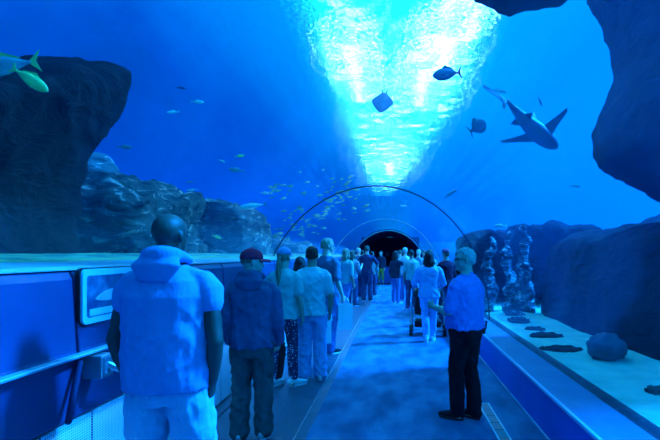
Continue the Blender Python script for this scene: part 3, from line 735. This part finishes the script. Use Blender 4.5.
# ------------------------------------------------------------------ stroller
st = empty('stroller', (SW.X+.03, SW.Y+.76, 0), math.radians(-4)); st.scale = (1.35, 1, 1)
def fr(name, pts, r, m=None, parent=st): 
    mb = MB(); mb.tube(pts, r, 10); return build(name, mb, m or M['steel_dull'], parent, smooth=True)
for x in (-.25, .25):
    fr('frame', [(x*.8,-.30,1.02),(x*.85,-.22,.95),(x,.10,.55),(x,.38,.12)], .014)
    fr('rear_strut', [(x,.02,.62),(x,-.18,.16)], .013)
    for y, rr_ in ((-.20,.12),(.38,.10)):
        mb = MB(); mb.rings([[Vector((x+dx, y+r2*math.cos(a), rr_+r2*math.sin(a))) for a in np.linspace(0,2*PI,25)[:-1]] for dx, r2 in ((-.024,rr_-.03),(-.024,rr_-.006),(-.012,rr_),(.012,rr_),(.024,rr_-.006),(.024,rr_-.03))])
        wh = build('wheel', mb, M['rubber'], st, smooth=True); mb = MB(); mb.cyl((x-.028,y,rr_),(x+.028,y,rr_),.035,14); build('hub', mb, M['steel_dull'], wh)
fr('push_handle', [(-.20,-.30,1.02),(-.19,-.33,1.03),(.19,-.33,1.03),(.20,-.30,1.02)], .017, M['rubber'])
fr('axle', [(-.25,-.20,.12),(.25,-.20,.12)], .010)
mb = MB(); mb.tube([(0,-.12,.88),(0,-.06,.55),(0,.0,.42),(0,.28,.42)], [(.20,.02),(.21,.03),(.21,.035),(.20,.025)], 16, up=(0,1,.3)); build('seat', mb, M['black'], st, voxel=.012)
mb = MB(); rr = []
for k in range(8):
    a = math.radians(20+k*20); rr.append([Vector((x, -.02-.24*math.cos(a)*s2, .72+.27*math.sin(a)*s2)) for x, s2 in ((-.22,.9),(-.2,1),(0,1.05),(.2,1),(.22,.9),(.2,.94),(0,.99),(-.2,.94))])
mb.rings(rr); build('canopy', mb, M['black'], st, smooth=True)
mb = MB(); mb.box(-.20,.20,-.16,.22,.16,.30); build('basket', mb, M['black'], st, bevel=.03)
tag(st, 'dark pushchair on small wheels in front of the woman in light blue', 'stroller')

# ------------------------------------------------------------------ handrail with bracket on the left wall
rl = empty('handrail', (-1.80, 0, 1.06))
mb = MB(); mb.box(-.06,.0,-2.4,3.12,-.008,.012); build('rail', mb, mat('rail_metal', (.25,.5,.62), (.3,.55,.66), 5, .3, metal=.3), rl, bevel=.008)
for y in (2.93,):
    b = build('bracket', MB().box(-.075,.045,-.06+y,.06+y,-.16,-.02), M['steel_dull'], rl, bevel=.006)
    mb = MB(); mb.tube([(.045,y,-.08),(.09,y+.02,-.11),(.10,y+.10,-.15),(.10,y+.20,-.16)], .020, 10); build('curved_arm', mb, M['steel'], b, smooth=True)
    mb = MB(); mb.box(.045,.055,y-.045,y+.045,-.145,-.035); 
    for a, c_ in ((y-.03,-.05),(y+.03,-.05),(y-.03,-.13),(y+.03,-.13)): mb.cyl((.053,a,c_),(.060,a,c_),.007,8)
    build('bolt_plate', mb, M['steel'], b)
mb = MB(); mb.tube([(-.04,2.80,-.04),(-.05,2.72,-.36)], .018, 10); build('dark_bar', mb, M['dark_wall'], rl, smooth=True)  # short dark slanted bar below the rail, ending above the floor
tag(rl, 'straight metal handrail ledge along the blue padded wall ending at a bolted bracket', 'handrail')

# ------------------------------------------------------------------ fish picture sign
ip = empty('info_panel', (-1.875, 3.16, 1.39)); ip.rotation_euler = (0, 0, 0)
def rrect(w_, h_, r, n=5):
    pts = []
    for cx, cz, a0 in ((w_/2-r,h_/2-r,0),(-w_/2+r,h_/2-r,90),(-w_/2+r,-h_/2+r,180),(w_/2-r,-h_/2+r,270)):
        for k in range(n+1): a = math.radians(a0+90*k/n); pts.append((cx+r*math.cos(a), cz+r*math.sin(a)))
    return pts
def plate(w_, h_, r, x0, x1): return MB().rings([[Vector((x, a, b)) for a, b in rrect(w_, h_, r)] for x in (x0, x1)])
build('backing', plate(.60,.35,.04,-.03,-.005), M['rubber'], ip)
build('frame', plate(.585,.335,.036,-.006,.010), mat('sign_frame', (.35,.72,.80), rough=.35), ip, bevel=.002)
m, nt, out = new_mat('sign_print'); b = N(nt, 'ShaderNodeBsdfPrincipled', Roughness=.3); v = coords(nt, (1,1,1)); n = N(nt, 'ShaderNodeTexNoise', Scale=9, Detail=5); L(nt, v, n.inputs['Vector'])
L(nt, ramp(nt, n.outputs['Fac'], [(.38,(.01,.06,.16)),(.55,(.04,.16,.28)),(.7,(.15,.36,.46))]), b.inputs['Base Color']); L(nt, b.outputs[0], out.inputs[0])
pic = build('picture', plate(.51,.255,.02,.009,.013), m, ip)
mb = MB()
for q, (cy, cz, l_) in enumerate(((.02,-.02,.40),)):
    top = [(t, .042*math.sin(PI*min(1,t*1.08))**.7) for t in np.linspace(0,1,16)]
    out_ = [(cy-l_/2+l_*t, cz+h_+.03*t) for t, h_ in top]+[(cy-l_/2+l_*t, cz-h_*.7+.03*t) for t, h_ in reversed(top)]
    mb.rings([[Vector((x, a, b)) for a, b in out_] for x in (.013,.016)])
    mb.add([(.016,cy+l_*.45,cz+.03),(.016,cy+l_*.56,cz+.085),(.016,cy+l_*.54,cz-.02)], [(0,1,2)])
build('fish_print', mb, mat('fish_print', (.30,.48,.58), (.45,.62,.7), 12, .4), ip)
build('caption_strip', MB().box(.013,.016,-.235,.235,-.120,-.078), mat('sign_pale', (.32,.66,.66), rough=.4), ip)
tag(ip, 'pale rounded fish identification sign on the left wall beside the bald man', 'sign')

# ------------------------------------------------------------------ floor grate
fg = empty('floor_grate', (.975, 3.9, .0), 0)
mb = MB(); mb.box(-.06,-.045,-1.4,1.4,0,.008); mb.box(.045,.06,-1.4,1.4,0,.008); mb.box(-.045,.045,1.385,1.4,0,.008); mb.box(-.045,.045,-1.4,-1.385,0,.008)
build('frame', mb, mat('grate_frame', (.35,.6,.65), rough=.35), fg)
mb = MB(); y = -1.38
for k in range(14): mb.box(-.044,.044,-1.38+k*.198,-1.38+k*.198+.185,0,.005)
m, nt, out = new_mat('grate_plate'); b = N(nt, 'ShaderNodeBsdfPrincipled', Roughness=.5); v = coords(nt, (120,55,1)); vo = N(nt, 'ShaderNodeTexVoronoi', Scale=1.0); vo.inputs['Randomness'].default_value = 0; L(nt, v, vo.inputs['Vector'])
L(nt, ramp(nt, vo.outputs['Distance'], [(.28,(.03,.03,.04)),(.36,(.36,.27,.27))]), b.inputs['Base Color']); L(nt, b.outputs[0], out.inputs[0])
build('grille', mb, m, fg)
tag(fg, 'long narrow pinkish floor grate in a pale frame beside the right bench', 'grate')

# ------------------------------------------------------------------ fish
def fish_body(Lh, H_, W_, belly=1.0, n=14):
    """fish swims along +x, length Lh"""
    prof = [(0,.10),(.04,.35),(.12,.68),(.25,.92),(.4,1.0),(.55,.9),(.7,.65),(.82,.36),(.9,.18),(.95,.15)]
    rr = []
    for t, r in prof:
        x = Lh*(.5-t); rr.append([Vector((x, W_/2*r*math.cos(a), H_/2*r*(math.sin(a)*(belly if math.sin(a) < 0 else 1)))) for a in np.linspace(0,2*PI,n+1)[:-1]])
    return MB().rings(rr)
def fin(mb, pts, th=.006):
    """flat fin with thickness from 3-D outline"""
    pts = [Vector(p) for p in pts]; nrm = (pts[1]-pts[0]).cross(pts[2]-pts[0]).normalized()*th
    c0 = sum(pts, Vector())/len(pts)
    return mb.rings([[p.lerp(c0,.0)+nrm*-.3 for p in pts], [p+nrm*.3 for p in pts]])
def fish_small(name, Lh, H_, W_, m, loc, rot, label, cat='fish', group=None):
    mb = fish_body(Lh, H_, W_)
    fin(mb, [(-Lh*.42,0,0),(-Lh*.60,0,H_*.55),(-Lh*.52,0,0),(-Lh*.60,0,-H_*.55)], Lh*.01); fin(mb, [(Lh*.15,0,H_*.42),(-Lh*.05,0,H_*.72),(-Lh*.25,0,H_*.35)], Lh*.01)
    o = build(name, mb, m, None, smooth=True); o.location = loc; o.rotation_euler = rot; return tag(o, label, cat, group)
def fish_parts(name, Lh, H_, W_, m, mf, loc, rot, label, fins=True):
    o = build(name, fish_body(Lh, H_, W_), m, None, smooth=True)
    mb = MB(); fin(mb, [(-Lh*.42,0,H_*.06),(-Lh*.60,0,H_*.55),(-Lh*.52,0,0),(-Lh*.60,0,-H_*.55),(-Lh*.42,0,-H_*.06)], Lh*.012); build('tail_fin', mb, mf, o)
    mb = MB(); fin(mb, [(Lh*.20,0,H_*.42),(Lh*.02,0,H_*.72),(-Lh*.30,0,H_*.30),(-Lh*.2,0,H_*.2)], Lh*.012); build('dorsal_fin', mb, mf, o)
    for sd in (-1,1):
        mb = MB(); fin(mb, [(Lh*.18,sd*W_*.42,-H_*.05),(Lh*.02,sd*W_*1.0,-H_*.22),(Lh*.08,sd*W_*.44,-H_*.15)], Lh*.012); build('pectoral_fin', mb, mf, o)
    o.location = loc; o.rotation_euler = rot; return tag(o, label, 'fish')
M['f_yellow'] = mat('fish_yellow', (.25,.62,.12), (.5,.85,.25), 6, .35); M['f_silver'] = mat('fish_silver', (.45,.75,.7), (.75,.95,.85), 14, .3)
M['f_dark'] = mat('fish_dark', (.02,.05,.10), (.04,.08,.15), 5, .5); M['f_teal'] = mat('fish_teal', (.10,.30,.34), (.2,.45,.45), 6, .4)
M['shark'] = mat('shark_grey', (.12,.16,.24), (.16,.21,.30), 3, .5); M['shark_tip'] = mat('shark_tip', (.03,.04,.09), rough=.5)
rad = math.radians
fish_parts('jack_fish', .25, .075, .045, M['f_yellow'], M['f_yellow'], P(31,80,2.9), (0, rad(33), rad(0)), 'yellow-green fish nosing down in front of the dark outcrop')
fish_parts('jack_fish', .42, .13, .07, M['f_teal'], M['f_yellow'], P(2,66,3.1), (0, rad(8), rad(180)), 'teal fish with a yellow tail swimming out past the top edge of the outcrop')
for (px, py, Y, Lp, rot, m_, lb) in [
    (173,112,6,11,(0,rad(10),rad(200)),'f_silver','small silvery fish below its twin in open blue water'),
    (198,102,6,12,(0,0,rad(10)),'f_silver','small silvery fish above its twin in open blue water'),
    (181,88,9,10,(0,rad(5),0),'f_dark','thin dark fish above the two silvery fish'),
    (240,156,7,9,(0,rad(-15),rad(30)),'f_yellow','tiny yellow fish high over the lower reef rock'),
    (236,170,8,15,(0,rad(-8),rad(180)),'f_teal','dim teal fish under the tiny yellow fish'),
    (265,193,8,9,(0,0,0),'f_silver','small pale fish over the head of the woman in the blue cap'),
    (192,190,8,11,(0,rad(4),rad(180)),'f_silver','pale slim fish at the foot of the sloping rock crest'),
    (190,182,9,9,(0,rad(4),rad(180)),'f_teal','dim fish just above the pale slim fish at the rock crest'),
    (157,235,8.2,12,(0,rad(-6),0),'f_silver','pale fish low against the reef rock behind the bald man'),
    (217,237,9,10,(0,rad(20),0),'f_yellow','yellow-green fish low against the flat-topped rock'),
    (125,147,8,14,(0,rad(3),0),'f_teal','dim fish between the dark outcrop and the sloping reef rock'),
    (404,206,12,8,(0,rad(-5),rad(180)),'f_silver','bright white fish beneath the thin black hoop'),
    (450,194,10,18,(0,rad(-35),0),'f_teal','slim teal fish slanting beside the end of the hoop'),
    (575,186,7,11,(0,rad(4),0),'f_silver','small silvery fish just left of the overhanging cliff'),
    (500,226,8,12,(0,rad(0),rad(180)),'f_silver','small silvery fish over the broken rock face'),
    (540,101,9,11,(0,rad(70),0),'f_dark','thin dark fish hanging upright above the shark'),
    (222,161,10,7,(0,rad(20),0),'f_silver','speck of a silvery fish left of the tiny yellow fish')]:
    Lh = Lp/FPX*Y; fish_small('reef_fish', Lh, Lh*(.30 if 'slim' not in lb and 'thin' not in lb else .18), Lh*.14, M[m_], P(px,py,Y), rot, lb)
fish_parts('long_fish', 26/FPX*9, .11, .08, M['f_silver'], M['f_teal'], P(252,206,9), (0, rad(8), rad(180)), 'long silvery fish over the flat-topped reef rock')
fish_parts('round_fish', 19/FPX*7, .22, .10, M['shark'], M['shark'], P(478,127,7), (0, rad(-32), rad(12)), 'round-bodied blue fish left of the shark')
fish_parts('grouper', 27/FPX*9, .24, .14, M['shark'], M['shark_tip'], P(446,74,9), (0, rad(4), rad(170)), 'plump dark fish against the sparkling surface')
fish_parts('pilot_fish', 17/FPX*7.2, .055, .05, M['f_silver'], M['f_teal'], P(499,90.5,7.2), (0, rad(10), 0), 'slender pale fish alongside the tail of the shark')
# school
proto = None; taken = []
def place_free(p):
    while any((p-q).length < .42 for q in taken): p = p+Vector((.1*p.x/p.y, .1, .1*(p.z-CH)/p.y))*2
    taken.append(p); return p
def inpoly(x, y):
    return (1-(y-170)/95.0) > 0
k = 0
while k < 130:
    t = random.random(); px = random.gauss(322, 17)+ (t-.5)*50; py = 232-46*t+random.gauss(0, 11)
    if k > 110: px = random.uniform(268, 292); py = random.uniform(184, 200)
    if not (268 < px < 372 and 168 < py < 240): continue
    if py > 230-0 and px > 340: continue
    Y = random.uniform(15, 19); Lh = random.uniform(3.5, 7.5)/FPX*17
    if proto is None:
        proto = fish_small('schooling_fish', .25, .075, .035, mat('fish_school', (.22,.50,.34), (.35,.68,.42), 6, .35), (0,0,0), (0,0,0), 'small pale yellow fish in the loose school over the left of the tunnel', 'fish', 'schooling fish over the far left of the tunnel'); o = proto
    else: o = proto.copy(); COL.objects.link(o)
    o.location = place_free(P(px-(8 if py > 215 else 0), py, Y)); s1 = Lh/.25; o.scale = (s1,)*3; o.rotation_euler = (0, rad(random.gauss(-12, 14)), rad(random.gauss(8, 20))); k += 1

# ray
ry = empty('stingray', P(382.5, 102, 12)); 
def ray_disc():
    n = 40; W2, L2 = .31, .33; mb = MB(); out2 = []
    key = [(0,.30),(.05,.31),(.16,.20),(.33,.02),(.24,-.10),(.12,-.27),(.03,-.34),(0,-.34)]
    pts = key+[(-x, y) for x, y in reversed(key[1:-1])]
    rr = []
    for t in (-1,-.6,0,.6,1):
        sc = (1-t*t)**.5*.5+.5 if abs(t) < 1 else .35
        rr.append([Vector((x*sc, y*sc, t*.045*(1-abs(x)/.4))) for x, y in pts])
    return mb.rings(rr)
build('disc', ray_disc(), M['shark'], ry, sub=1, smooth=True)
for sd in (-1,1):
    mb = MB(); mb.tube([(sd*.05,.27,0),(sd*.065,.36,0),(sd*.05,.40,0)], [.022,.018,.010], 8); build('head_lobe', mb, M['shark'], ry, smooth=True)
mb = MB(); mb.tube([(0,-.30,0),(.0,-.36,0),(.02,-.42,0)], [.012,.007,.004], 8); build('tail', mb, M['shark'], ry, smooth=True)
ry.rotation_euler = (rad(68), rad(8), rad(-4)); tag(ry, 'diamond-shaped ray gliding in front of the bright sparkling surface', 'ray')

# shark seen from below
sk = empty('shark', P(531, 120, 7.6))
Lk = 1.5
prof = [(0,.012,.012),(.03,.075,.05),(.08,.115,.085),(.16,.15,.12),(.28,.165,.14),(.40,.150,.13),(.52,.115,.105),(.64,.078,.075),(.74,.048,.05),(.82,.028,.03),(.86,.022,.026)]
rr = []
def spx(t): return (Lk*(.5-t), .10*math.sin((t-.15)*2.4))    # body sways sideways
for t, hw, hh in prof:
    x, y = spx(t); rr.append([Vector((x, y+hw*math.cos(a), hh*math.sin(a))) for a in np.linspace(0,2*PI,21)[:-1]])
body_ = MB().rings(rr); bo = build('body', body_, M['shark'], sk, sub=1, smooth=True)
def skfin(name, pts, th=.022, m='shark'): mb = MB(); fin(mb, pts, th); return build(name, mb, M[m], sk, bevel=.004)
for sd in (-1,1):
    f_ = skfin('pectoral_fin', [(.42,sd*.13,-.04),(.28,sd*.30,-.06),(.10,sd*.56,-.09),(.02,sd*.60,-.10),(.08,sd*.44,-.08),(.17,sd*.14,-.05)])
    x, y = spx(.56); skfin('pelvic_fin', [(x+.08,y+sd*.09,-.03),(x-.06,y+sd*.20,-.06),(x-.10,y+sd*.08,-.04)], .014)
x, y = spx(.36); skfin('dorsal_fin', [(x+.12,y,.12),(x-.04,y,.38),(x-.10,y,.36),(x-.10,y,.13)])
x, y = spx(.70); skfin('anal_fin', [(x+.04,y,-.05),(x-.06,y+.02,-.14),(x-.06,y,-.05)], .014)
x, y = spx(.85); skfin('tail_fin', [(x+.04,y,.03),(x-.10,y+.04,.05),(x-.42,y+.16,.06),(x-.40,y+.165,.0),(x-.18,y+.05,-.08),(x-.13,y-.02,-.20),(x-.14,y-.03,-.33),(x-.07,y-.02,-.30),(x+.0,y,-.04)], .02)
tag(sk, 'grey shark swimming overhead with both pectoral fins spread', 'shark')
# orient: nose to lower right, belly partly to the camera
ax = Vector((.68,.53,-.51)).normalized(); upv = Vector((.19,.55,.82)); upv = (upv-ax*upv.dot(ax)).normalized(); yv = upv.cross(ax)
Mx = Matrix((ax, yv, upv)).transposed(); sk.rotation_euler = Mx.to_euler()

# ------------------------------------------------------------------ sea bed rocks and reflection spires on the right
def blob(name, loc, r, m, label, cat='rock', amp=.35, group=None, s=3):
    mb = MB(); mb.ell((0,0,0), r, 28, 20); mn = min(r)
    o = build(name, mb, m, None, smooth=True, disp=lambda p: amp*mn*fbm(p/max(r), s, 3)); o.location = loc; return tag(o, label, cat, group)
def sandz(x, y): return .37+.05*noise.noise(Vector((x*1.1, y*.8, 0)))*min(1, (x-1.88)*3)-.02*max(0, x-3)
def onsand(px, py):
    Y = (CH-.37)*FPX/(py-VY); return Vector(((px-VX)/FPX*Y, Y, sandz((px-VX)/FPX*Y, Y)))
for (px, py, rx, ryy, rz, lb) in [(560,349,.30,.18,.035,'flat dark patch of weed-covered stone nearest the bench, curling at one end'),(546,337,.26,.20,.04,'flat dark stone between the two other flat stones on the sand'),
                                (535,329,.18,.16,.04,'small flat dark stone at the far end of the row on the sand'),(519,322,.20,.25,.07,'dark low stone at the foot of the broken rock face')]:
    blob('sand_stone', onsand(px, py), (rx,ryy,rz), M['rock_dark'], lb, amp=.8, s=4)
blob('boulder', onsand(618,362)+Vector((0,.3,.14)), (.23,.20,.18), mat('boulder_blue', (.05,.08,.12), (.08,.12,.16), 4, .9), 'bluish boulder sitting on the sand at the foot of the dark rock wall', amp=.2)
blob('sand_stone', onsand(652,396)+Vector((.1,.1,0)), (.10,.10,.06), M['rock_reef'], 'mossy little stone on the sand by the dark sill', amp=.4)
# tall ragged spires added to imitate pale reflections on the acrylic
M['spire'] = rockmat('spire', (.01,.03,.05), (.06,.14,.18), (.8,.95,.95), 5.0, .52)
for (px, py0, py1, Y, r, lb) in [(488,300,238,10.5,.13,'ragged pale reflection streak modelled as a spire right behind the grey-haired man'),(511,308,232,10.0,.12,'tallest modelled reflection streak between its two neighbours'),(526,300,226,10.8,.15,'blunt pale modelled reflection streak on the right of the ragged spires')]:
    a_ = P(px, py0, Y); b_ = P(px+random.uniform(-3,3), py1, Y); a_.z = .30
    mb = MB(); n_ = 9; pts = [a_.lerp(b_, i/(n_-1))+Vector((random.uniform(-.06,.06),random.uniform(-.05,.05),0)) for i in range(n_)]
    mb.tube(pts, [r*(1.5-1.0*i/(n_-1))*random.uniform(.7,1.2) for i in range(n_)], 12)
    o = build('reflection_spire', mb, M['spire'], None, voxel=.03, it=1, disp=lambda p: .10*fbm(p, 4, 3)); tag(o, lb, 'rock')
# ------------------------------------------------------------------ water volume
VOL = True
if VOL:
    m, nt, out = new_mat('tank_water')
    vs = N(nt, 'ShaderNodeVolumeScatter', Density=.018); vs.inputs['Color'].default_value = (.0,.50,1,1); vs.inputs['Anisotropy'].default_value = .45
    va = N(nt, 'ShaderNodeVolumeAbsorption', Density=.03); va.inputs['Color'].default_value = (.0,.45,1,1)
    ad = nt.nodes.new('ShaderNodeAddShader'); L(nt, vs.outputs[0], ad.inputs[0]); L(nt, va.outputs[0], ad.inputs[1]); L(nt, ad.outputs[0], out.inputs['Volume'])
    prof = [(-18,0.0),(-18,SURF_Z-.05),(16,SURF_Z-.05),(16,0),(1.95,0),(1.95,.40)]+[(x,z) for x,z in arch(.12)[::-1]]+[(-2.72,1.5),(-2.72,0)]
    mb = MB(); extrude(mb, prof, Y0, 42)
    wv = struct('water', mb, m)

# ------------------------------------------------------------------ view
SC.view_settings.view_transform = 'Standard'; SC.view_settings.look = 'None'
SC.view_settings.exposure = 0; SC.view_settings.gamma = 1
SC.cycles.max_bounces = 6; SC.cycles.transparent_max_bounces = 24; SC.cycles.volume_bounces = 0
SC.cycles.use_denoising = True; SC.cycles.caustics_reflective = False
